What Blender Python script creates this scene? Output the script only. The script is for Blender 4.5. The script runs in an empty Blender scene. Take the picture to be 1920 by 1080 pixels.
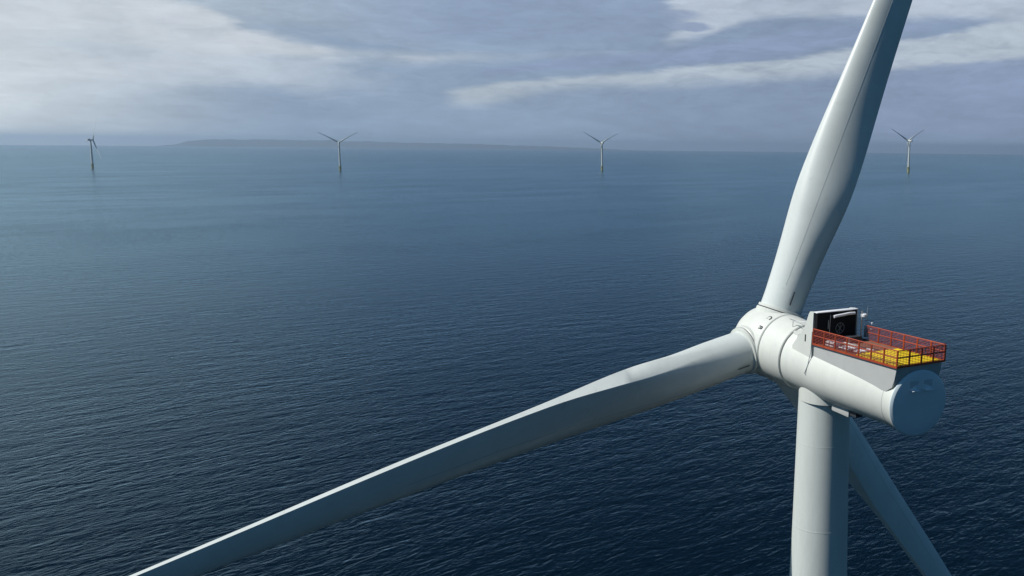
import bpy, bmesh, math, random
from mathutils import Vector, Matrix
random.seed(7)
R = math.radians
PI = math.pi
sc = bpy.context.scene
C = sc.collection

# ------------------------------------------------------------------ camera
EYE = 115.0
cam_d = bpy.data.cameras.new("camera"); cam = bpy.data.objects.new("camera", cam_d); C.objects.link(cam)
F = 1774.14
cam_d.sensor_width = 36.0; cam_d.lens = F / 1920 * 36.0
cam_d.shift_x = -(1283.80 - 960) / 1920
cam_d.clip_start = 1.0; cam_d.clip_end = 200000
cam.location = (0, 0, EYE)
cam.rotation_euler = (Matrix.Rotation(R(90 - 8.5734), 3, 'X') @ Matrix.Rotation(R(0.6016), 3, 'Z')).to_euler()
sc.camera = cam

# ------------------------------------------------------------------ light
SUN_AZ = R(-102)      # from the +Y view axis, negative = left
SUN_EL = R(47)
sun_dir = Vector((math.sin(SUN_AZ) * math.cos(SUN_EL), math.cos(SUN_AZ) * math.cos(SUN_EL), math.sin(SUN_EL)))
sd = bpy.data.lights.new("sun", 'SUN'); sd.energy = 5.0; sd.angle = R(0.55); sd.color = (1.0, 0.975, 0.92)
so = bpy.data.objects.new("sun", sd); C.objects.link(so)
so.rotation_euler = sun_dir.to_track_quat('Z', 'Y').to_euler(); so.location = (-300, 0, 400)

# ------------------------------------------------------------------ node helpers
class NT:
    def __init__(s, tree): s.t = tree; s.n = tree.nodes; s.l = tree.links
    def add(s, typ, **kw):
        nd = s.n.new(typ)
        for k, v in kw.items(): setattr(nd, k, v)
        return nd
    def put(s, sock, v):
        if hasattr(v, 'is_output') or isinstance(v, bpy.types.NodeSocket): s.l.new(v, sock)
        else: sock.default_value = v
    def m(s, op, a, b=None, c=None, clamp=False):
        nd = s.add('ShaderNodeMath', operation=op, use_clamp=clamp)
        s.put(nd.inputs[0], a)
        if b is not None: s.put(nd.inputs[1], b)
        if c is not None: s.put(nd.inputs[2], c)
        return nd.outputs[0]
    def vm(s, op, a, b=None, scale=None):
        nd = s.add('ShaderNodeVectorMath', operation=op)
        s.put(nd.inputs[0], a)
        if b is not None: s.put(nd.inputs[1], b)
        if scale is not None: s.put(nd.inputs['Scale'], scale)
        return nd.outputs['Value'] if op in ('DOT_PRODUCT', 'LENGTH') else nd.outputs[0]
    def comb(s, x, y, z=0.0):
        nd = s.add('ShaderNodeCombineXYZ')
        for i, v in enumerate((x, y, z)): s.put(nd.inputs[i], v)
        return nd.outputs[0]
    def noise(s, vec, scale, detail=3.0, rough=0.5, dist=0.0, out='Fac'):
        nd = s.add('ShaderNodeTexNoise'); s.put(nd.inputs['Vector'], vec)
        nd.inputs['Scale'].default_value = scale; nd.inputs['Detail'].default_value = detail
        nd.inputs['Roughness'].default_value = rough; nd.inputs['Distortion'].default_value = dist
        return nd.outputs[out]
    def step(s, x, a, b, lo=0.0, hi=1.0, smooth=True):
        nd = s.add('ShaderNodeMapRange', interpolation_type='SMOOTHSTEP' if smooth else 'LINEAR')
        s.put(nd.inputs['Value'], x)
        for k, v in (('From Min', a), ('From Max', b), ('To Min', lo), ('To Max', hi)): s.put(nd.inputs[k], v)
        return nd.outputs[0]
    def mix(s, f, a, b):
        nd = s.add('ShaderNodeMix', data_type='RGBA')
        s.put(nd.inputs[0], f); s.put(nd.inputs[6], a); s.put(nd.inputs[7], b)
        return nd.outputs[2]
    def curve(s, x, pts):
        """piecewise curve: pts [(x, y)]; returns y"""
        x0, x1 = pts[0][0], pts[-1][0]
        ys = [p[1] for p in pts]; y0, y1 = min(ys), max(ys)
        if y1 - y0 < 1e-6: y1 = y0 + 1
        t = s.step(x, x0, x1, smooth=False)
        nd = s.add('ShaderNodeFloatCurve'); s.put(nd.inputs['Value'], t)
        cu = nd.mapping.curves[0]
        P = [((p[0] - x0) / (x1 - x0), (p[1] - y0) / (y1 - y0)) for p in pts]
        cu.points[0].location = P[0]; cu.points[1].location = P[-1]
        for p in P[1:-1]: cu.points.new(*p)
        nd.mapping.update()
        return s.m('MULTIPLY_ADD', nd.outputs[0], y1 - y0, y0)

def lin(r, g, b, a=1.0):
    f = lambda c: (c / 255 / 12.92) if c / 255 <= 0.04045 else ((c / 255 + 0.055) / 1.055) ** 2.4
    return (f(r), f(g), f(b), a)

# ------------------------------------------------------------------ sky (world)
world = bpy.data.worlds.new("World"); sc.world = world; world.use_nodes = True
W = NT(world.node_tree); W.n.clear()
STR = 0.05
sky = W.add('ShaderNodeTexSky'); sky.sky_type = 'NISHITA'; sky.sun_disc = False
sky.sun_elevation = SUN_EL; sky.sun_rotation = SUN_AZ; sky.air_density = 1.0; sky.dust_density = 0.6; sky.ozone_density = 2.0
tc = W.add('ShaderNodeTexCoord'); gen = tc.outputs['Generated']
sep = W.add('ShaderNodeSeparateXYZ'); W.l.new(gen, sep.inputs[0])
X, Y, Z = sep.outputs
azr = W.m('ARCTAN2', X, Y)
az = W.m('MULTIPLY', azr, 57.29578)                      # degrees, 0 = +Y, + = right
hyp = W.m('SQRT', W.m('ADD', W.m('MULTIPLY', X, X), W.m('MULTIPLY', Y, Y)))
el = W.m('MULTIPLY', W.m('ARCTAN2', Z, hyp), 57.29578)
ae = W.comb(az, el)
# ragged edges: the cloud bands are read through a warped direction
def warp(scx, scy, ax, ay, detail, seed):
    v = W.vm('ADD', W.vm('MULTIPLY', ae, (scx, scy, 1)), (seed, seed * 1.7, seed))
    c = W.noise(v, 1.0, detail, 0.55, 0.2, 'Color')
    return W.vm('MULTIPLY', W.vm('SUBTRACT', c, (0.5, 0.5, 0.5)), (ax, ay, 0))
wa = W.vm('ADD', ae, warp(0.10, 0.55, 5.0, 1.5, 5, 3.1))
wa = W.vm('ADD', wa, warp(0.55, 1.9, 1.6, 0.55, 5, 9.4))
sp2 = W.add('ShaderNodeSeparateXYZ'); W.l.new(wa, sp2.inputs[0]); AZ, EL, _ = sp2.outputs
wf = W.vm('ADD', W.vm('ADD', ae, warp(0.16, 0.9, 3.0, 0.55, 4, 33.0)), warp(0.7, 3.0, 1.3, 0.42, 6, 21.0))
sp3 = W.add('ShaderNodeSeparateXYZ'); W.l.new(wf, sp3.inputs[0]); AF, EF, _ = sp3.outputs
def px_curve(pts):                                       # (azimuth, elevation) border
    return pts
K = 1.0 / STR
def sc_col(c): return tuple(x * K for x in c[:3]) + (1,)
# hazy base of the cloud deck, brighter towards the sun side
base_l, base_m, base_r = sc_col(lin(214, 222, 227)), sc_col(lin(144, 164, 188)), sc_col(lin(135, 153, 179))
col = W.mix(W.step(az, -40, -21), base_l, base_m)
col = W.mix(W.step(az, -16, 6), col, base_r)
big = W.noise(W.vm('MULTIPLY', wa, (0.10, 0.45, 1)), 1.0, 6, 0.55)
fine = W.noise(W.vm('MULTIPLY', wa, (0.35, 1.5, 1)), 1.0, 6, 0.6)
cream, cream_r = sc_col(lin(201, 209, 217)), sc_col(lin(181, 193, 205))
# left: broad pale patches
m = W.m('MULTIPLY', W.step(big, 0.42, 0.62), W.step(az, -12, -26, 0, 0.62))
m = W.m('MULTIPLY', m, W.step(EL, 1.5, 4.0))
col = W.mix(m, col, cream)
m = W.m('MULTIPLY', W.step(EL, 2.6, 5.2), W.step(az, -20, -33, 0, 0.38))
col = W.mix(m, col, cream)
# a blue-grey gap inside the left clouds
def blob(A, E, ca, ce, ra, re, soft=0.6):
    dx = W.m('DIVIDE', W.m('SUBTRACT', A, ca), ra); dy = W.m('DIVIDE', W.m('SUBTRACT', E, ce), re)
    d = W.m('SQRT', W.m('ADD', W.m('MULTIPLY', dx, dx), W.m('MULTIPLY', dy, dy)))
    return W.step(d, 1.0, 1.0 - soft)
grey_l = sc_col(lin(172, 188, 202))
col = W.mix(W.m('MULTIPLY', blob(AZ, EL, -31, 5.0, 5, 1.1, 1.0), 0.7), col, grey_l)
# band helper: between two border curves in (az, el)
def band(A, E, low, high, a0, a1, soft_lo, soft_hi, fade=2.0):
    lo = W.curve(A, low); hi = W.curve(A, high)
    f = W.m('MULTIPLY', W.step(W.m('SUBTRACT', E, lo), 0.0, soft_lo), W.step(W.m('SUBTRACT', hi, E), 0.0, soft_hi))
    f = W.m('MULTIPLY', f, W.m('MULTIPLY', W.step(A, a0, a0 + fade), W.step(A, a1, a1 - fade)))
    return f
# B: pale strip under the long dark streak, puffy at its left end
f = band(AF, EF, [(-15, 2.0), (-13.5, 1.7), (-8, 2.7), (0, 3.1), (8, 3.6), (20, 4.2)],
         [(-15, 3.0), (-13.5, 3.3), (-8, 3.9), (0, 4.7), (8, 5.6), (20, 7.6)], -14.6, 40, 1.0, 0.35, 1.4)
col = W.mix(W.m('MULTIPLY', f, W.step(fine, 0.25, 0.6, 0.55, 0.95)), col, cream_r)
# C: pale strip above it (left half)
f = band(AF, EF, [(-30, 4.4), (-19, 4.1), (-10, 4.6), (-4, 5.0), (2, 5.4)], [(-30, 8.2), (-26, 7.0), (-21, 5.5), (-13, 5.3), (-4, 5.6), (2, 5.8)], -40, 3, 0.9, 0.5, 3)
col = W.mix(W.m('MULTIPLY', f, W.step(big, 0.30, 0.55, 0.25, 0.85)), col, W.mix(W.step(az, -20, -10), cream, sc_col(lin(172, 184, 200))))
# D: upper right pale sky
f = band(AF, EF, [(-2, 5.3), (1, 5.9), (6, 7.1), (12, 7.0), (22, 6.6), (40, 7)], [(-2, 12), (40, 12)], -1.6, 60, 0.75, 1.0, 1.6)
col = W.mix(W.m('MULTIPLY', f, W.step(big, 0.25, 0.6, 0.6, 1.0)), col, sc_col(lin(184, 196, 211)))
# E: lower right blue bank with a crisp upper edge
f = band(AF, EF, [(6, -4), (40, -4)], [(6, 4.1), (12, 4.6), (15, 4.9), (20, 5.2), (40, 5.6)], 8, 80, 0.5, 0.35, 5)
col = W.mix(W.m('MULTIPLY', f, 0.9), col, sc_col(lin(140, 157, 186)))
# F: long dark streak tapering to the right
f = band(AF, EF, [(-14, 3.6), (-10, 3.8), (-3, 4.3), (3, 4.7), (9, 5.7), (13, 6.4), (20, 7.1)],
         [(-14, 4.0), (-10, 4.8), (-3, 5.6), (3, 6.2), (9, 7.1), (13, 7.2), (20, 7.15)], -15, 21, 0.6, 0.5, 3.5)
col = W.mix(W.m('MULTIPLY', f, W.step(fine, 0.2, 0.55, 0.65, 1.0)), col, sc_col(lin(141, 158, 188)))
# G: the big dark deck along the top
f = band(AF, EF, [(-38, 8.5), (-33, 7.9), (-29, 7.1), (-25, 6.2), (-21, 5.5), (-17, 5.2), (-11, 5.25), (-4, 5.45), (-1, 6.0), (2, 7.6), (5, 9)], [(-38, 14), (5, 14)], -41, -0.2, 0.9, 1.0, 1.3)
dk = W.mix(W.step(az, -27, -12), sc_col(lin(168, 184, 200)), sc_col(lin(141, 159, 186)))
col = W.mix(W.m('MULTIPLY', f, W.step(big, 0.2, 0.6, 0.7, 1.0)), col, dk)
f = blob(AF, EF, 0.0, 6.85, 1.7, 0.38, 0.5); col = W.mix(f, col, sc_col(lin(146, 161, 188)))
f = blob(AF, EF, -0.6, 7.6, 1.5, 0.5, 0.7); col = W.mix(W.m('MULTIPLY', f, 0.8), col, sc_col(lin(148, 163, 190)))
# cloud texture
mot = W.noise(W.vm('MULTIPLY', wa, (0.9, 3.2, 1)), 1.0, 7, 0.62)
tex = W.m('ADD', W.m('ADD', W.step(fine, 0.25, 0.75, 0.94, 1.06), W.step(big, 0.3, 0.7, -0.07, 0.07)), W.step(mot, 0.3, 0.7, -0.035, 0.035))
hsv = W.add('ShaderNodeHueSaturation'); W.l.new(col, hsv.inputs['Color']); W.l.new(tex, hsv.inputs['Value'])
cloudc = hsv.outputs[0]
# the deck belongs to the quarter seen in the photograph; behind and overhead it opens to clear sky
aaz = W.m('ABSOLUTE', W.m('ADD', az, 25.0))
cover = W.m('MULTIPLY', W.step(aaz, 75, 42), W.step(EL, W.step(az, -60, 0, 40, 12.5), 8.5))
back = W.m('MULTIPLY', W.step(W.noise(W.vm('MULTIPLY', gen, (1.0, 1.0, 3.0)), 1.6, 6, 0.6, 0.3), 0.6, 0.9), 0.10)
cover = W.m('MAXIMUM', cover, back)
# cloud colour dimmed above the view to darken its sea reflection; the clear part is a deep blue
dim = W.step(EL, 8.5, 22, 1.0, W.step(az, -50, -5, 0.95, 0.36))
cloudc = W.vm('MULTIPLY', cloudc, W.comb(dim, W.m('POWER', dim, 0.85), W.m('POWER', dim, 0.7)))
clear = W.vm('MULTIPLY', sky.outputs[0], (0.34, 0.80, 1.06))
glow = blob(az, el, -60, 19, 46, 26, 1.0)      # thin bright cloud towards the sun, left of the frame
cloudc = W.mix(W.m('MULTIPLY', glow, 0.9), cloudc, sc_col((0.72, 0.80, 0.86)))
final = W.mix(cover, clear, cloudc)
bg = W.add('ShaderNodeBackground'); W.l.new(final, bg.inputs[0]); bg.inputs[1].default_value = STR
wo = W.add('ShaderNodeOutputWorld'); W.l.new(bg.outputs[0], wo.inputs[0])

sc.view_settings.view_transform = 'Standard'; sc.view_settings.look = 'None'
sc.view_settings.exposure = 0.0; sc.view_settings.gamma = 1.0; sc.view_settings.use_curve_mapping = False
sc.cycles.max_bounces = 8; sc.cycles.volume_bounces = 0
sc.cycles.use_denoising = True; sc.cycles.caustics_reflective = False; sc.cycles.caustics_refractive = False

# ------------------------------------------------------------------ materials
def mat(name, color, rough=0.5, metal=0.0, var=0.0, vscale=1.0, bump=0.0, streak=False, spec=0.5):
    m_ = bpy.data.materials.new(name); m_.use_nodes = True; t = NT(m_.node_tree)
    p = t.n['Principled BSDF']; p.inputs['Roughness'].default_value = rough; p.inputs['Metallic'].default_value = metal
    p.inputs['Specular IOR Level'].default_value = spec
    c = color + (1,) if len(color) == 3 else color
    if var:
        co = t.add('ShaderNodeTexCoord').outputs['Object']
        if streak: co = t.vm('MULTIPLY', co, (1, 1, 0.15))
        nz = t.noise(co, vscale, 6, 0.65, 0.4)
        k = t.step(nz, 0.3, 0.7, 1 - var, 1.0)
        h = t.add('ShaderNodeHueSaturation'); h.inputs['Color'].default_value = c; t.l.new(k, h.inputs['Value'])
        outc = h.outputs[0]
        if streak or 'gelcoat' in name:      # salt and grease runs
            fv = t.vm('MULTIPLY', t.add('ShaderNodeTexCoord').outputs['Object'], (2.6, 2.6, 0.28) if streak else (1.1, 1.1, 1.1))
            runs = t.m('MULTIPLY', t.step(t.noise(fv, 1.0, 7, 0.7, 0.3), 0.56, 0.80), 0.38)
            outc = t.mix(runs, outc, (0.30, 0.31, 0.27, 1))
        t.l.new(outc, p.inputs['Base Color'])
        t.l.new(t.step(nz, 0.3, 0.7, rough * 1.15, rough * 0.85), p.inputs['Roughness'])
        if bump:
            b = t.add('ShaderNodeBump'); b.inputs['Strength'].default_value = bump; b.inputs['Distance'].default_value = 0.02
            t.l.new(t.noise(co, vscale * 6, 3), b.inputs['Height']); t.l.new(b.outputs[0], p.inputs['Normal'])
    else: p.inputs['Base Color'].default_value = c
    return m_
WHITE = mat('white_paint', (0.625, 0.645, 0.60), 0.42, var=0.11, vscale=0.35, streak=True)
BLADE = mat('blade_gelcoat', (0.59, 0.63, 0.61), 0.38, var=0.09, vscale=0.35)
TOWER = mat('tower_paint', (0.57, 0.605, 0.575), 0.5, var=0.10, vscale=0.7, streak=True)
PANEL = mat('grey_panel', (0.42, 0.43, 0.42), 0.55, var=0.08, vscale=0.6)
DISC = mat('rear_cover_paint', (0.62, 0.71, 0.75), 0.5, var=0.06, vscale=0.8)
SEAL = mat('dark_seal', (0.03, 0.035, 0.04), 0.7)
BLACK = mat('black_mesh', (0.006, 0.006, 0.007), 0.8, spec=0.2)
RED = mat('red_railing', (0.37, 0.052, 0.013), 0.5, var=0.25, vscale=2.0)
REDMESH = mat('red_mesh', (0.24, 0.024, 0.012), 0.6, var=0.3, vscale=3.0)
YELLOW = mat('yellow_deck', (0.85, 0.62, 0.01), 0.55, var=0.15, vscale=1.2)
GRATE = mat('deck_grating', (0.22, 0.115, 0.075), 0.7, var=0.3, vscale=1.5)
METAL = mat('galvanised_metal', (0.45, 0.47, 0.48), 0.4, metal=0.6)
LETTER = mat('letter_paint', (0.05, 0.05, 0.055), 0.5)
SEAM = mat('bond_paint', (0.26, 0.29, 0.30), 0.6)
EMBLEM = mat('emblem_paint', (0.20, 0.20, 0.20), 0.5)
TPYEL = mat('transition_yellow', (0.34, 0.33, 0.10), 0.6, var=0.2, vscale=0.3)
HILL = mat('far_hills', (0.02, 0.035, 0.05), 0.9, var=0.5, vscale=0.002)
HATCH = mat('hatch_paint', (0.44, 0.51, 0.55), 0.5)
LAMP = mat('lamp_housing', (0.8, 0.8, 0.82), 0.3)

# ------------------------------------------------------------------ mesh helpers
def link(name, bm, m_, parent=None, sharp=35, smooth=True):
    me = bpy.data.meshes.new(name); bmesh.ops.recalc_face_normals(bm, faces=bm.faces); bm.to_mesh(me); bm.free()
    for mm in (m_ if isinstance(m_, (list, tuple)) else [m_]): me.materials.append(mm)
    if smooth:
        for p in me.polygons: p.use_smooth = True
        me.set_sharp_from_angle(angle=R(sharp))
    o = bpy.data.objects.new(name, me); C.objects.link(o)
    if parent: o.parent = parent
    return o
def tag(o, label=None, cat=None, group=None, kind=None):
    if label: o['label'] = label
    if cat: o['category'] = cat
    if group: o['group'] = group
    if kind: o['kind'] = kind
    return o
ident = lambda p: Vector(p)
def rings(bm, rs, closed=True, cap0=True, cap1=True, mi=0):
    """skin a list of vertex rings"""
    vs = [[bm.verts.new(p) for p in r] for r in rs]; n = len(vs[0])
    for a, b in zip(vs, vs[1:]):
        for i in range(n if closed else n - 1):
            j = (i + 1) % n
            f = bm.faces.new((a[i], a[j], b[j], b[i])); f.material_index = mi
    if cap0: bm.faces.new(list(reversed(vs[0]))).material_index = mi
    if cap1: bm.faces.new(vs[-1]).material_index = mi
    return vs
def lathe(bm, prof, T=ident, seg=96, axis='X', cap0=True, cap1=True, squash=None):
    rs = []
    for x, r in prof:
        ring = []
        for i in range(seg):
            a = 2 * PI * i / seg; c, s = r * math.cos(a), r * math.sin(a)
            if axis == 'X': p = (x, c, s)
            elif axis == 'Z': p = (c, s, x)
            else: p = (c, x, s)
            ring.append(T(p))
        rs.append(ring)
    return rings(bm, rs, True, cap0, cap1)
def box(bm, lo, hi, T=ident, bev=0.0):
    v = [bm.verts.new(T((x, y, z))) for x in (lo[0], hi[0]) for y in (lo[1], hi[1]) for z in (lo[2], hi[2])]
    fs = [bm.faces.new([v[i] for i in q]) for q in ((0, 1, 3, 2), (4, 6, 7, 5), (0, 4, 5, 1), (2, 3, 7, 6), (0, 2, 6, 4), (1, 5, 7, 3))]
    if bev:
        es = list({e for f in fs for e in f.edges}); bmesh.ops.bevel(bm, geom=es, offset=bev, segments=2, affect='EDGES', profile=0.6)
def tube(bm, a, b, r, T=ident, seg=8, r2=None):
    a, b = T(a), T(b); d = (b - a); q = d.to_track_quat('Z', 'Y'); r2 = r if r2 is None else r2
    rs = [[p0 + q @ Vector((rr * math.cos(2 * PI * i / seg), rr * math.sin(2 * PI * i / seg), 0)) for i in range(seg)] for p0, rr in ((a, r), (b, r2))]
    rings(bm, rs)
def polyprism(bm, pts, y0, y1, T=ident):
    """polygon given in x,z, swept in y"""
    a = [bm.verts.new(T((x, y0, z))) for x, z in pts]; b = [bm.verts.new(T((x, y1, z))) for x, z in pts]
    bm.faces.new(a); bm.faces.new(list(reversed(b)))
    for i in range(len(pts)):
        j = (i + 1) % len(pts); bm.faces.new((a[i], b[i], b[j], a[j]))

# ------------------------------------------------------------------ the sea: one sheet on the round earth
RE = 7.4e6
def drop(d2): return -d2 / (2 * RE)
bm = bmesh.new(); NS = 256; prev = None
rad_ = [0, 60, 120, 200, 300, 450, 700, 1000, 1500, 2200, 3200, 4500, 6500, 9000, 12000, 16000, 20000, 25000, 30000, 35000, 39000, 42000, 45000, 48000]
c0 = bm.verts.new((0, 0, 0))
for r_ in rad_[1:]:
    ring = [bm.verts.new((r_ * math.cos(2 * PI * i / NS), r_ * math.sin(2 * PI * i / NS), drop(r_ * r_))) for i in range(NS)]
    for i in range(NS):
        j = (i + 1) % NS
        bm.faces.new((c0, ring[i], ring[j]) if prev is None else (prev[i], ring[i], ring[j], prev[j]))
    prev = ring
sm = bpy.data.materials.new('sea_water'); sm.use_nodes = True; S = NT(sm.node_tree)
p = S.n['Principled BSDF']
pos = S.add('ShaderNodeNewGeometry').outputs['Position']
WD = R(47)       # crest lines run this far to the right of the view axis
ca, sa = math.cos(WD), math.sin(WD)
crest = S.vm('DOT_PRODUCT', pos, (sa, ca, 0)); across = S.vm('DOT_PRODUCT', pos, (ca, -sa, 0))
patch = S.noise(S.comb(S.m('MULTIPLY', crest, 0.004), S.m('MULTIPLY', across, 0.009)), 1.0, 5, 0.6, 0.6)
slick = S.noise(S.comb(S.m('MULTIPLY', crest, 0.0007), S.m('MULTIPLY', across, 0.0035), 5.0), 1.0, 5, 0.6, 1.2)
patch = S.m('MULTIPLY_ADD', S.m('SUBTRACT', slick, 0.5), 0.9, patch)
amp = S.step(patch, 0.25, 0.75, 0.45, 1.0)
hgrp = bpy.data.node_groups.new('wave_height', 'ShaderNodeTree')
hgrp.interface.new_socket('u', in_out='INPUT', socket_type='NodeSocketFloat')
hgrp.interface.new_socket('v', in_out='INPUT', socket_type='NodeSocketFloat')
hgrp.interface.new_socket('h', in_out='OUTPUT', socket_type='NodeSocketFloat')
G = NT(hgrp); gi = G.add('NodeGroupInput'); go = G.add('NodeGroupOutput')
def layer(lu, lv, rot, h, detail, dist=0.0, z=0.0, ridge=False):
    c_, s_ = math.cos(R(rot)), math.sin(R(rot))
    u = G.m('ADD', G.m('MULTIPLY', gi.outputs[0], c_ / lu), G.m('MULTIPLY', gi.outputs[1], s_ / lu))
    v = G.m('ADD', G.m('MULTIPLY', gi.outputs[0], -s_ / lv), G.m('MULTIPLY', gi.outputs[1], c_ / lv))
    nz = G.noise(G.comb(u, v, z), 1.0, detail, 0.55, dist)
    if ridge: nz = G.m('SUBTRACT', 1.0, G.m('MULTIPLY', G.m('ABSOLUTE', G.m('SUBTRACT', nz, 0.5)), 3.0))
    return G.m('MULTIPLY', nz, h)
hh = layer(27, 9.5, 6, 0.95, 2, 0.3)
hh = G.m('ADD', hh, layer(9.5, 3.5, -9, 0.33, 2, 0.5, 3.3, True))
hh = G.m('ADD', hh, layer(4.4, 1.7, 17, 0.36, 3, 0.5, 7.7))
G.l.new(hh, go.inputs[0])
def hgt(u, v):
    g = S.add('ShaderNodeGroup', node_tree=hgrp); S.put(g.inputs[0], u); S.put(g.inputs[1], v); return g.outputs[0]
EPS = 0.25
h0 = hgt(crest, across); hu = hgt(S.m('ADD', crest, EPS), across); hv = hgt(crest, S.m('ADD', across, EPS))
su = S.m('MULTIPLY', S.m('DIVIDE', S.m('SUBTRACT', h0, hu), EPS), amp)
sv = S.m('MULTIPLY', S.m('DIVIDE', S.m('SUBTRACT', h0, hv), EPS), amp)
nx = S.m('ADD', S.m('MULTIPLY', su, sa), S.m('MULTIPLY', sv, ca))
ny = S.m('ADD', S.m('MULTIPLY', su, ca), S.m('MULTIPLY', sv, -sa))
nrm = S.vm('NORMALIZE', S.comb(nx, ny, 1.0))
wc = S.mix(S.step(patch, 0.3, 0.7), (0.0001, 0.0024, 0.0052, 1), (0.0001, 0.0036, 0.0075, 1))
S.n.remove(p)
dif = S.add('ShaderNodeBsdfDiffuse'); S.l.new(wc, dif.inputs['Color'])
glo = S.add('ShaderNodeBsdfGlossy'); glo.inputs['Color'].default_value = (0.56, 0.76, 0.86, 1); glo.inputs['Roughness'].default_value = 0.21
fr = S.add('ShaderNodeFresnel'); fr.inputs['IOR'].default_value = 1.333
for q in (dif, glo, fr): S.l.new(nrm, q.inputs['Normal'])
mx = S.add('ShaderNodeMixShader'); S.l.new(fr.outputs[0], mx.inputs[0]); S.l.new(dif.outputs[0], mx.inputs[1]); S.l.new(glo.outputs[0], mx.inputs[2])
S.l.new(mx.outputs[0], S.n['Material Output'].inputs['Surface'])
sea = link('sea', bm, sm, None, smooth=True, sharp=80); tag(sea, kind='structure')

# ------------------------------------------------------------------ far hills
bm = bmesh.new()
DH = 36000.0
def hill_h(a):          # azimuth in degrees -> skyline height above eye level, in metres
    pts = [(-29.2, -215), (-28.2, -150), (-27.4, -20), (-26.8, 22), (-26, 34), (-24, 42), (-20, 34), (-17, 8), (-13, -30), (-9, -85), (-5, -150), (-3, -215)]
    for (a0, h0_), (a1, h1_) in zip(pts, pts[1:]):
        if a0 <= a <= a1: return h0_ + (h1_ - h0_) * (a - a0) / (a1 - a0)
    return -215
from mathutils import noise as mn
rows = []
for k, (dr, kk) in enumerate(((-1800, 0.0), (-900, 0.55), (0, 1.0), (1600, 0.8), (4000, 0.0))):
    row = []
    for i in range(241):
        a = -33.2 + i * (32.4 / 240); d = DH + dr
        top = EYE + hill_h(a) + 26 * mn.fractal(Vector((a * 1.6, k * 0.35, 0)), 0.7, 2.1, 6) * min(1, max(0, (hill_h(a) + 215) / 120))
        z0 = drop(d * d) - 1.0
        row.append(bm.verts.new((d * math.sin(R(a)), d * math.cos(R(a)), z0 + max(0, top - z0) * kk)))
    rows.append(row)
for a_, b_ in zip(rows, rows[1:]):
    for i in range(240): bm.faces.new((a_[i], a_[i + 1], b_[i + 1], b_[i]))
hills = link('hills', bm, HILL, None, smooth=False); tag(hills, kind='structure')

# ------------------------------------------------------------------ blade
def interp(tab, x):
    for a, b in zip(tab, tab[1:]):
        if x <= b[0]:
            t = (x - a[0]) / (b[0] - a[0]); t = max(0, t)
            return [a[i] + (b[i] - a[i]) * t for i in range(1, len(a))]
    return list(tab[-1][1:])
def lerp(xs, ys, x):
    if x <= xs[0]: return ys[0]
    for x0, x1, y0, y1 in zip(xs, xs[1:], ys, ys[1:]):
        if x <= x1: return y0 + (y1 - y0) * (x - x0) / (x1 - x0)
    return ys[-1]
CR = [5, 9, 13, 18, 24, 32, 44, 60, 74, 77.5, 78.4, 78.8]; CY = [3.61, 4.11, 4.77, 4.6, 3.94, 3.19, 2.12, 1.66, 1.22, .95, .55, .15]
def hermite(xs, ys, x):
    x = min(max(x, xs[0]), xs[-1]); i = 0
    while i < len(xs) - 2 and x > xs[i + 1]: i += 1
    def g(k):
        if k == 0: return (ys[1] - ys[0]) / (xs[1] - xs[0])
        if k == len(xs) - 1: return (ys[-1] - ys[-2]) / (xs[-1] - xs[-2])
        h0, h1 = xs[k] - xs[k - 1], xs[k + 1] - xs[k]; d0, d1 = (ys[k] - ys[k - 1]) / h0, (ys[k + 1] - ys[k]) / h1
        return (d0 * h1 + d1 * h0) / (h0 + h1)
    h = xs[i + 1] - xs[i]; t = (x - xs[i]) / h
    return (2 * t ** 3 - 3 * t * t + 1) * ys[i] + (t ** 3 - 2 * t * t + t) * h * g(i) + (-2 * t ** 3 + 3 * t * t) * ys[i + 1] + (t ** 3 - t * t) * h * g(i + 1)
def station(r_):
    """chord, thickness ratio, blade angle, airfoil weight, pitch axis, blunt trailing edge / chord at radius r_"""
    ch = hermite(CR, CY, r_)
    tc_ = lerp([2.9, 5, 8, 11, 14, 18, 24, 32, 42, 52, 62, 78], [1, 1, .88, .70, .56, .43, .345, .285, .25, .225, .20, .16], r_)
    tc_ *= 1 if r_ < 8 else 1 - .38 * min(1, (r_ - 8) / 6)
    u = (r_ - 5) / 60
    return [ch, tc_, 39.8 - 53.8 * u + 5.6 * u * u + 16.7 * u ** 3, lerp([4.5, 7, 9.5, 12, 15, 19], [0, .05, .31, .63, .86, 1], r_), .52 - .04 * min(1, max(0, (r_ - 5) / 45)),
            lerp([8, 10, 12, 16, 20, 26, 34, 60, 72, 78.8], [2.19, 2.30, 2.2, 1.36, .60, .38, .42, .24, .12, .02], r_) / ch]
def smooth_tab(x):
    # average of neighbours keeps the outline free of kinks
    acc = [0] * 6; n = 0
    for d in (-1.7, -.85, 0, .85, 1.7):
        v = station(min(78.8, max(2.9, x + d * (1 if 4.2 < x < 70 else 0)))); acc = [p_ + q_ for p_, q_ in zip(acc, v)]; n += 1
    return [q_ / n for q_ in acc]
NP = 56
BEND, DROOP = -1.22, 4.13
def airfoil(tc_, w, te):
    pts = []
    for i in range(NP):
        th = 2 * PI * (i + 0.5) / NP
        cx, cy = 0.5 + 0.5 * math.cos(th), 0.5 * math.sin(th)
        x = cx; yt = 5 * tc_ * (0.2969 * math.sqrt(x) - 0.126 * x - 0.3516 * x * x + 0.2843 * x ** 3 - 0.1036 * x ** 4) + te * x * .5
        camb = 0.035 * 4 * x * (1 - x) * (1.0 if tc_ < .5 else .4)
        y = (1.12 * yt if cy > 0 else -0.88 * yt) + camb
        pts.append((cx, cy * max(tc_, .0) * (1 - w) + y * w))
    return pts
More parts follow.
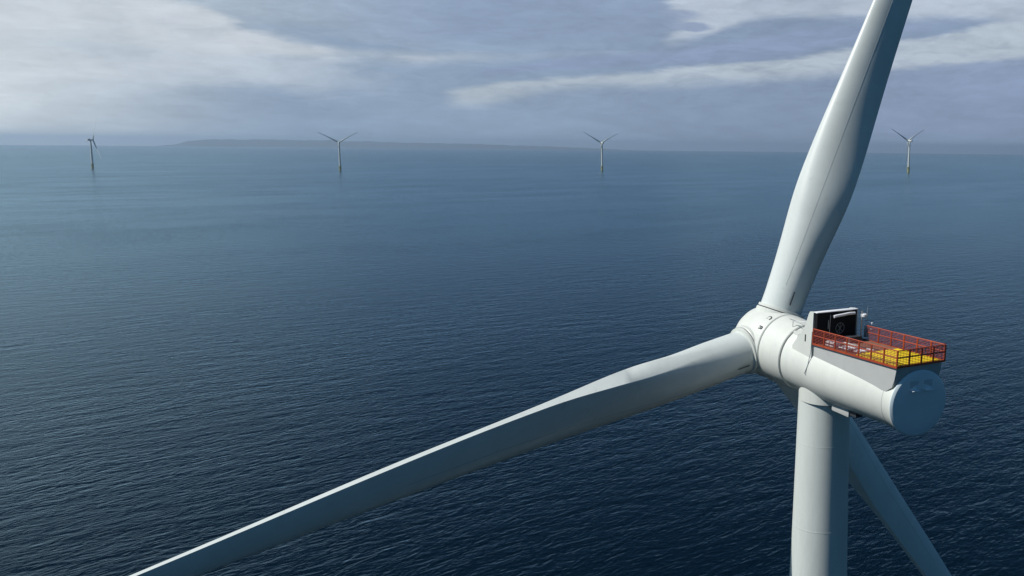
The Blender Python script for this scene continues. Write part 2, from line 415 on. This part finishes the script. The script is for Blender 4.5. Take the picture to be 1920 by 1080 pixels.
def blade_mesh(bm, hubp, s, t, nn, pitch, cone=0.0, prebend=0.0, steps=None):
    """s span, t leading side in the rotor plane, nn rearward normal"""
    rr = steps or ([2.9, 3.4, 4.2] + [5 + .8 * i for i in range(24)] + [24.5 + 2 * i for i in range(26)] + [76.4, 77.4, 78.0, 78.4, 78.7, 78.8])
    rs = []
    for r_ in rr:
        ch, tcr, tw, w, pa, te = smooth_tab(r_)
        b = R(pitch + tw)
        le = t * math.cos(b) - nn * math.sin(b); su_ = nn * math.cos(b) + t * math.sin(b)
        cen = hubp + (s * math.cos(cone) - nn * math.sin(cone)) * r_ + (nn * BEND - (Vector((0, 0, 1)) - s * s.z) * DROOP) * (r_ / 78.8) ** 2
        rs.append([cen - le * ((x - pa) * ch) + su_ * (y * ch) for x, y in airfoil(tcr, w, te)])
    rings(bm, rs)
    return list(zip(rr, rs))

# ------------------------------------------------------------------ near turbine
TLT = R(2.32); CONE = R(-1.98); OV = 7.567
HEAD = R(59.215)
HUBZ = EYE - 17.09
root = bpy.data.objects.new('wind_turbine', None); C.objects.link(root)
root.location = (11.42, 73.78, 0); root.rotation_euler = (0, 0, -HEAD)
tag(root, 'large white wind turbine in the foreground with red-railed platform on its nacelle', 'wind turbine')
nN = Vector((math.cos(TLT), 0, -math.sin(TLT))); vN = Vector((math.sin(TLT), 0, math.cos(TLT))); rN = Vector((0, 1, 0))
hubL = Vector((0, 0, HUBZ)) - nN * OV + Vector((0, 0, -OV * math.sin(TLT)))
hubL = Vector((-OV * math.cos(TLT), 0, HUBZ))
def N(p): return hubL + nN * p[0] + rN * p[1] + vN * p[2]
HOFF = (-.30, .05, .32)      # rotor centre relative to the drum axis origin
def NF(p):
    """front of the drum axis: it rises slightly towards the rotor, as the rotor centre does"""
    k = max(0.0, 1 - max(0, p[0]) / 8.0) if p[0] < 8 else 0.0
    e = min(1, max(0, (p[0] - 15.5) / 2)); e = e * e * (3 - 2 * e)
    return N((p[0] + .10 * p[1] * e, p[1] + .05 * k, p[2] + .36 * k - .08 * e))
def ND(p): return N((p[0], p[1], p[2] + (p[0] - 12.3) * .045))
def NP_(name, bm, m_, parent=root, **k): return link(name, bm, m_, parent, **k)

# tower
bm = bmesh.new()
zt = HUBZ - 2.2
tp = [(14.0, 3.05), (30, 2.95), (50, 2.80), (68, 2.60), (76, 2.46), (84, 2.26), (zt - 3.2, 2.10), (zt - .6, 2.04), (zt, 2.04)]
lathe(bm, tp, axis='Z', seg=128)
tower = NP_('tower', bm, TOWER); tower.location.x = -.22
for zz, rr in ((zt - 4.2, 2.115), (84.5, 2.25), (76.0, 2.46), (66, 2.63)):
    bm = bmesh.new(); lathe(bm, [(zz - .05, rr + .002), (zz - .04, rr + .006), (zz + .04, rr + .006), (zz + .05, rr + .002)], axis='Z', seg=96)
    NP_('tower_weld', bm, TOWER, tower)
bm = bmesh.new(); lathe(bm, [(-8, 3.4), (13.4, 3.4), (13.4, 3.9), (14.0, 3.9)], axis='Z', seg=64)
tpce = NP_('foundation', bm, TPYEL)
bm = bmesh.new(); lathe(bm, [(13.0, 6.2), (13.3, 6.2)], axis='Z', seg=32)
NP_('access_deck', bm, GRATE, tpce)
# yaw bearing skirt under the nacelle
bm = bmesh.new(); lathe(bm, [(zt - .75, 2.05), (zt - .7, 2.12), (zt + .1, 2.14), (zt + 1.2, 2.14)], axis='Z', seg=96)
NP_('yaw_collar', bm, WHITE)

# rotor hub
bm = bmesh.new()
lathe(bm, [(-3.55, .05), (-3.5, .5), (-3.32, 1.05), (-3.0, 1.72), (-2.5, 2.32), (-1.8, 2.76), (-.9, 3.02), (.1, 3.07), (1.1, 2.97), (1.86, 2.87), (1.92, 2.80)], NF, 128)
hub = NP_('rotor_hub', bm, WHITE)
bm = bmesh.new(); lathe(bm, [(1.86, 2.72), (2.10, 2.72)], NF, 96); NP_('hub_seal', bm, SEAL, hub)
PHI = 70.53
PITCH = 0
for k in range(3):
    a = R(PHI + 120 * k)
    s = rN * math.cos(a) + vN * math.sin(a); t = -rN * math.sin(a) + vN * math.cos(a)
    # flange of the blade bearing on the hub
    def FT(p, s=s, t=t): return N(HOFF) + (s * math.cos(CONE) - nN * math.sin(CONE)) * p[2] + t * p[0] + nN * p[1]
    bm = bmesh.new(); lathe(bm, [(1.5, 2.12), (2.62, 2.12), (2.67, 2.08), (2.67, 1.7)], FT, 96, 'Z', cap0=False)
    NP_('blade_flange', bm, WHITE, hub)
    bm = bmesh.new(); lathe(bm, [(2.5, 1.98), (2.78, 1.98)], FT, 96, 'Z'); NP_('flange_seal', bm, SEAL, hub)
    bm = bmesh.new(); lathe(bm, [(2.74, 1.9), (2.76, 2.03), (2.98, 2.03), (3.0, 1.9)], FT, 96, 'Z')
    bm2 = bmesh.new(); sect = blade_mesh(bm2, N(HOFF), s, t, nN, PITCH, CONE, 1.0)
    bl = NP_('blade', bm2, BLADE, sharp=50)
    NP_('root_ring', bm, WHITE, bl)
    bm = bmesh.new()       # bond line along the suction side
    ln = [(q[14] + q[15]) * .5 + (q[14] - q[0] - (q[42] - q[0]) * 1.0) .normalized() * .004 for rr_, q in sect if 4.5 < rr_ < 33]
    for a_, b_ in zip(ln, ln[1:]): tube(bm, a_, b_, .010, ident, 5)
    NP_('bond_line', bm, SEAM, bl, smooth=False)
    # small dark marking near the blade root
    bm = bmesh.new()
    for q in range(5):
        pass
    b = R(36); le = t * math.cos(b) - nN * math.sin(b); su_ = nN * math.cos(b) + t * math.sin(b)
    aa = R(75)
    def MT(p, s=s, le=le, su_=su_, aa=aa):
        ang = aa + p[0] / 1.88; rr = 1.877 + p[1]
        return N(HOFF) + (s * math.cos(CONE) - nN * math.sin(CONE)) * p[2] - le * (rr * math.cos(ang)) + su_ * (rr * math.sin(ang))
    box(bm, (-.05, 0, 3.5), (.05, .012, 4.7), MT); NP_('root_mark', bm, LETTER, bl)

# letters on the hub, laid on the cylinder by bending
def letter(ch, size, x0, ang, R0, parent, name='blade_letter', depth=.012):
    cu = bpy.data.curves.new('t', 'FONT'); cu.body = ch; cu.size = size; cu.align_x = 'CENTER'; cu.align_y = 'CENTER'; cu.offset = .012; cu.resolution_u = 3
    o = bpy.data.objects.new('t', cu); C.objects.link(o)
    dg = bpy.context.evaluated_depsgraph_get(); me = bpy.data.meshes.new_from_object(o.evaluated_get(dg)); bpy.data.objects.remove(o)
    bm = bmesh.new(); bm.from_mesh(me)
    bmesh.ops.triangulate(bm, faces=bm.faces)
    ex = bmesh.ops.extrude_face_region(bm, geom=list(bm.faces))
    top = {e for e in ex['geom'] if isinstance(e, bmesh.types.BMVert)}
    for v in bm.verts:
        u, w = v.co.x, v.co.y; h = depth if v in top else 0.0
        rr = R0 + .002 + h; th = ang + u / R0
        v.co = NF((x0 + w, rr * math.cos(th), rr * math.sin(th)))
    return NP_(name, bm, LETTER, parent, smooth=False)
letter('C', .66, 1.36, R(118), 2.945, hub)
letter('B', .66, 1.36, R(141), 2.945, hub)

# generator drum and nacelle tube
bm = bmesh.new()
lathe(bm, [(2.03, 2.80), (2.09, 2.87), (3.4, 2.84), (4.68, 2.74), (4.74, 2.66)], NF, 128)
drum = NP_('generator_drum', bm, WHITE)
bm = bmesh.new(); lathe(bm, [(4.66, 2.58), (4.92, 2.58)], NF, 96); NP_('drum_seal', bm, SEAL, drum)
bm = bmesh.new()
lathe(bm, [(4.86, 2.60), (4.92, 2.68), (6.5, 2.62), (8, 2.58), (10, 2.52), (14, 2.40), (15.5, 2.34), (16.2, 2.31), (16.8, 2.30), (17.2, 2.32), (17.62, 2.40), (17.70, 2.42)], NF, 128)
nac = NP_('nacelle_tube', bm, WHITE)
bm = bmesh.new(); lathe(bm, [(16.55, 2.30), (16.56, 2.315), (16.60, 2.315), (16.61, 2.30)], NF, 96, cap0=False, cap1=False); NP_('tube_seam', bm, PANEL, nac)
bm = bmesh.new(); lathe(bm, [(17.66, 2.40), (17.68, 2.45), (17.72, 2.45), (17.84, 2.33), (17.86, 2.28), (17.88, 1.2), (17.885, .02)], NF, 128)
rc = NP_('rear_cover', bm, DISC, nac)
for y0 in (-.95, .25):
    bm = bmesh.new(); box(bm, (17.84, y0, 1.04), (18.20, y0 + .72, 1.07), NF, .01); NP_('grab_rail', bm, LAMP, rc)
    bm = bmesh.new(); box(bm, (17.80, y0 - .02, 1.2), (17.875, y0 + .74, 1.72), NF, .02); NP_('inspection_hatch', bm, HATCH, rc)
# underside: service hatches behind the tower
bm = bmesh.new(); box(bm, (9.9, -1.25, -2.72), (11.9, .2, -1.9), N, .08); NP_('service_hatch', bm, PANEL, nac)
bm = bmesh.new(); box(bm, (12.0, -1.2, -2.52), (12.7, -.5, -2.1), N, .04); NP_('vent_box', bm, SEAL, nac)

# roof fairing carrying the platform
ZD = 2.58; HW = 2.29; XE = 17.70
bm = bmesh.new()
polyprism(bm, [(8.35, 0.2), (8.35, ZD - .12), (XE - .12, ZD - .12), (XE - .16, 2.1), (XE - .27, 1.5), (XE - .44, 1.0), (XE - 1.0, .6)], -HW + .12, HW - .12, ND)
fair = NP_('platform_fairing', bm, PANEL)
chk = [(5.9, 0.9), (5.9, 1.7), (6.7, 2.65), (7.3, 3.35), (7.75, 4.55), (7.9, 4.80), (8.1, 4.84), (8.34, 4.84), (8.34, 0.6)]
for y0 in (-HW, HW - .62):
    bm = bmesh.new(); polyprism(bm, chk, y0, y0 + .10, N); NP_('side_cheek', bm, WHITE, fair)
bm = bmesh.new(); polyprism(bm, [(5.0, .5), (5.0, 2.55), (5.6, 2.75), (6.6, 2.98), (7.9, 3.1), (8.34, 3.1), (8.34, .5)], -HW + .75, HW - .75, N)
NP_('front_hood', bm, WHITE, fair)
bm = bmesh.new(); polyprism(bm, [(5.95, .5), (5.95, 1.7), (6.5, 2.7), (7.9, 2.9), (8.34, 2.9), (8.34, .5)], -HW + .11, HW - .11, N)
NP_('shoulder_panel', bm, PANEL, fair)
bm = bmesh.new(); box(bm, (7.45, -HW - .03, 2.35), (7.57, -HW + .0, 2.9), N, .01); NP_('door_handle', bm, SEAL, fair)

# cooler standing across the roof, its black face to the rear
bm = bmesh.new(); box(bm, (8.36, -2.2, 2.35), (8.72, 1.72, 4.80), N)
cooler = NP_('radiator_cooler', bm, BLACK)
bm = bmesh.new()
box(bm, (8.30, -2.29, 4.805), (8.78, 1.82, 4.87), N, .015); NP_('cooler_top', bm, LAMP, cooler)
bm = bmesh.new(); box(bm, (8.36, 1.74, 2.6), (8.80, 1.82, 4.80), N, .01); NP_('cooler_side', bm, HATCH, cooler)
bm = bmesh.new()
pp = [(8.93, -.75, 4.46), (8.93, -.5, 4.50), (8.93, .1, 4.54), (8.93, .8, 4.60), (8.93, 1.35, 4.58)]
for a_, b_ in zip(pp, pp[1:]): tube(bm, a_, b_, .11, N, 10)
NP_('coolant_pipe', bm, LAMP, cooler)
bm = bmesh.new(); tube(bm, (8.80, -.98, 4.6), (8.80, -1.0, 3.0), .03, N, 8); tube(bm, (8.80, -1.15, 4.2), (8.80, -1.15, 3.5), .03, N, 8); NP_('coolant_riser', bm, METAL, cooler)
bm = bmesh.new()
cy, cz, cr = .1, 3.45, .42
for i in range(28):
    a0, a1 = 2 * PI * i / 28, 2 * PI * (i + 1) / 28
    tube(bm, (8.735, cy + cr * math.cos(a0), cz + cr * math.sin(a0)), (8.735, cy + cr * math.cos(a1), cz + cr * math.sin(a1)), .024, N, 5)
for a0 in (45, 135, 90): tube(bm, (8.735, cy - cr * math.cos(R(a0)), cz - cr * math.sin(R(a0))), (8.735, cy + cr * math.cos(R(a0)), cz + cr * math.sin(R(a0))), .02, N, 5)
NP_('fan_emblem', bm, EMBLEM, cooler, smooth=False)

# hoist platform
bm = bmesh.new(); box(bm, (8.75, -HW, ZD - .10), (XE, HW, ZD - .03), ND)
deck = NP_('hoist_platform', bm, GRATE)
bm = bmesh.new(); box(bm, (13.2, -HW + .25, ZD - .028), (XE - .15, HW - .25, ZD + .03), ND); NP_('landing_plate', bm, YELLOW, deck)
bm = bmesh.new()
for y_ in (-HW - .04, HW): box(bm, (8.4, y_, ZD - .12), (XE + .04, y_ + .04, ZD + .03), ND)
box(bm, (XE + .001, -HW, ZD - .12), (XE + .041, HW, ZD + .03), ND)
NP_('edge_beam', bm, RED, deck)
HR = 1.13
def bay(a, b, first=True):
    """railing bay from a to b on the platform edge"""
    ax, ay = a; bx, by = b
    bm = bmesh.new()
    for z_, r_ in ((HR, .045), (HR * .55, .03)): tube(bm, (ax, ay, ZD + z_), (bx, by, ZD + z_), r_, ND, 6)
    o = NP_('railing_bay', bm, RED)
    bm = bmesh.new(); tube(bm, (ax, ay, ZD - .1), (ax, ay, ZD + HR), .07, ND, 6); NP_('railing_post', bm, RED, o)
    bm = bmesh.new(); L = math.hypot(bx - ax, by - ay)
    for i in range(1, 10):
        z_ = HR * i / 10
        tube(bm, (ax, ay, ZD + z_), (bx, by, ZD + z_), .020, ND, 4)
    nv = int(L / .28)
    for i in range(1, nv):
        q = i / nv; x_, y_ = ax + (bx - ax) * q, ay + (by - ay) * q; tube(bm, (x_, y_, ZD), (x_, y_, ZD + HR), .013, ND, 4)
    NP_('infill_mesh', bm, REDMESH, o, smooth=False)
NL = 7; x0 = 8.45
for i in range(NL): bay((x0 + (XE - x0) * i / NL, -HW), (x0 + (XE - x0) * (i + 1) / NL, -HW))
for i in range(4): bay((XE, -HW + 2 * HW * i / 4), (XE, -HW + 2 * HW * (i + 1) / 4))
x1 = 9.4
for i in range(6): bay((XE - (XE - x1) * i / 6, HW), (XE - (XE - x1) * (i + 1) / 6, HW))
# equipment lying on the deck
def deck_case(x, y, sx, sy, sz, m_, nm):
    bm = bmesh.new(); box(bm, (x, y, ZD - .028), (x + sx, y + sy, ZD + sz), ND, .03); NP_(nm, bm, m_, deck)
deck_case(9.5, -1.9, .9, .7, .35, LAMP, 'deck_hatch'); deck_case(10.8, -1.7, 1.1, 1.2, .12, LAMP, 'deck_hatch')
deck_case(12.3, -1.5, .7, 1.5, .10, LAMP, 'deck_hatch'); deck_case(9.2, .1, .8, 1.2, .5, SEAL, 'equipment_box')
bm = bmesh.new()
for (a_, b_) in (((9.3, -1.0, ZD + .05), (12.9, .4, ZD + .05)), ((10.2, -.6, ZD + .07), (12.6, -1.9, ZD + .07)), ((11.4, .9, ZD + .05), (13, -.3, ZD + .05))): tube(bm, a_, b_, .05, ND, 6)
NP_('cable_tray', bm, SEAL, deck)

# weather mast with lamp at the right front corner
bm = bmesh.new(); tube(bm, (9.1, 1.95, ZD), (9.1, 1.95, 4.75), .05, N); tube(bm, (9.1, 1.85, 3.9), (9.1, 2.6, 3.9), .035, N); tube(bm, (9.1, 2.5, 3.9), (9.1, 2.5, 5.0), .02, N)
box(bm, (8.95, 2.4, ZD), (9.25, 2.65, 3.5), N)
mast = NP_('weather_mast', bm, METAL)
bm = bmesh.new()
def ML(p): return N((9.1 + p[0], 2.15 + p[1], 4.25 + p[2]))
lathe(bm, [(0, .20), (.03, .24), (.2, .24), (.26, .18), (.28, .05)], ML, 20, 'Z'); NP_('warning_lamp', bm, LAMP, mast)
bm = bmesh.new(); box(bm, (8.98, 2.55, 3.45), (9.25, 2.85, 3.75), N, .02); box(bm, (9.3, 2.5, 3.1), (9.5, 2.72, 3.3), N, .02); box(bm, (9.0, 3.0, 3.55), (9.15, 3.15, 3.7), N, .02)
NP_('sensor_box', bm, LAMP, mast)
# safety rail over the front hood
bm = bmesh.new()
tube(bm, (4.3, -1.1, 2.6), (4.3, -1.1, 3.25), .03, N, 6); tube(bm, (4.3, -1.1, 3.25), (7.9, -2.15, 3.5), .025, N, 6)
tube(bm, (4.3, -1.1, 3.2), (7.5, -.3, 3.6), .025, N, 6); tube(bm, (4.1, -1.3, 3.35), (4.5, -.9, 3.2), .03, N, 6)
NP_('safety_line', bm, METAL)
# ladder down from the platform on the near side
bm = bmesh.new()
pp = [(8.36, -HW - .04, 3.3), (8.36, -HW - .07, 1.7), (8.25, -2.52, .6), (8.1, -2.68, -.1)]
for a_, b_ in zip(pp, pp[1:]): tube(bm, a_, b_, .035, N, 6)
NP_('drain_hose', bm, METAL, fair)

# ------------------------------------------------------------------ far turbines (one model, copied)
def far_turbine(scale=1.0):
    r0 = bpy.data.objects.new('wind_turbine', None); C.objects.link(r0)
    bm = bmesh.new(); lathe(bm, [(16, 3.4), (60, 2.9), (HUBZ - 2, 2.3)], axis='Z', seg=24); link('tower', bm, TOWER, r0)
    bm = bmesh.new(); lathe(bm, [(-8, 3.9), (16, 3.9)], axis='Z', seg=24); f_ = link('foundation', bm, TPYEL, r0)
    bm = bmesh.new(); lathe(bm, [(15.6, 7.0), (16.4, 7.0)], axis='Z', seg=20); link('access_deck', bm, TPYEL, f_)
    bm = bmesh.new(); lathe(bm, [(2.8, 2.8), (4.8, 2.8), (17.2, 2.5), (17.7, 2.5)], N, 32)
    box(bm, (8.3, -2.2, 1), (17.6, 2.2, 3.4), N); link('nacelle', bm, WHITE, r0)
    bm = bmesh.new(); lathe(bm, [(-3.5, .1), (-3, 1.6), (-1.6, 2.5), (1, 2.8), (2.8, 2.8)], N, 32); link('rotor_hub', bm, WHITE, r0)
    return r0
def add_rotor(r0, phi):
    for k in range(3):
        a = R(phi + 120 * k); s = rN * math.cos(a) + vN * math.sin(a); t = -rN * math.sin(a) + vN * math.cos(a)
        bm = bmesh.new(); blade_mesh(bm, hubL, s, t, nN, 0.0, R(2), 1.0, [2.9, 6, 10, 14, 18, 24, 32, 42, 52, 62, 72, 78.8])
        link('blade', bm, BLADE, r0)
far = []
spots = [((-2373.6, 3811.8), 113.9, 126, 62, 'dark silhouetted turbine at the far left of the horizon, rotor seen nearly edge-on'),
         ((-1402.8, 3866.0), 113.4, 60, 31, 'hazy far turbine standing in front of the low hills, blades in a wide Y'),
         ((-376.1, 4277.5), 123.0, 60, 29, 'small far turbine mid-horizon right of the hills with raised Y blades'),
         ((1065.8, 4569.1), 149.0, 60, 30, 'bright far turbine at right, seen to the right of the big upright blade')]
proto = far_turbine()
for i, ((x_, y_), hh_, hd, ph, lab) in enumerate(spots):
    if i == 0: o = proto
    else:
        o = proto.copy(); C.objects.link(o)
        for ch in [c for c in proto.children if not c.name.startswith('blade')]:
            c = ch.copy(); C.objects.link(c); c.parent = o
            for g in ch.children:
                d = g.copy(); C.objects.link(d); d.parent = c
    far.append(o)
    o.location = (x_, y_, drop(x_ * x_ + y_ * y_)); o.rotation_euler = (0, 0, -R(hd)); k = hh_ / HUBZ
    o.scale = (k, k, k)
    tag(o, lab, 'wind turbine', 'distant turbines standing along the horizon')
for o, sp_ in zip(far, spots): add_rotor(o, sp_[3])

# ------------------------------------------------------------------ haze
bm = bmesh.new(); box(bm, (-49000, -49000, -158), (49000, 49000, 262))
hm = bpy.data.materials.new('haze_air'); hm.use_nodes = True; H_ = NT(hm.node_tree); H_.n.clear()
pv = H_.add('ShaderNodeVolumePrincipled'); pv.inputs['Color'].default_value = (0.62, 0.80, 1.0, 1)
pv.inputs['Density'].default_value = 4.1e-5; pv.inputs['Anisotropy'].default_value = 0.42
ho = H_.add('ShaderNodeOutputMaterial'); H_.l.new(pv.outputs[0], ho.inputs['Volume'])
hz = link('haze', bm, hm, None, smooth=False); tag(hz, kind='stuff')
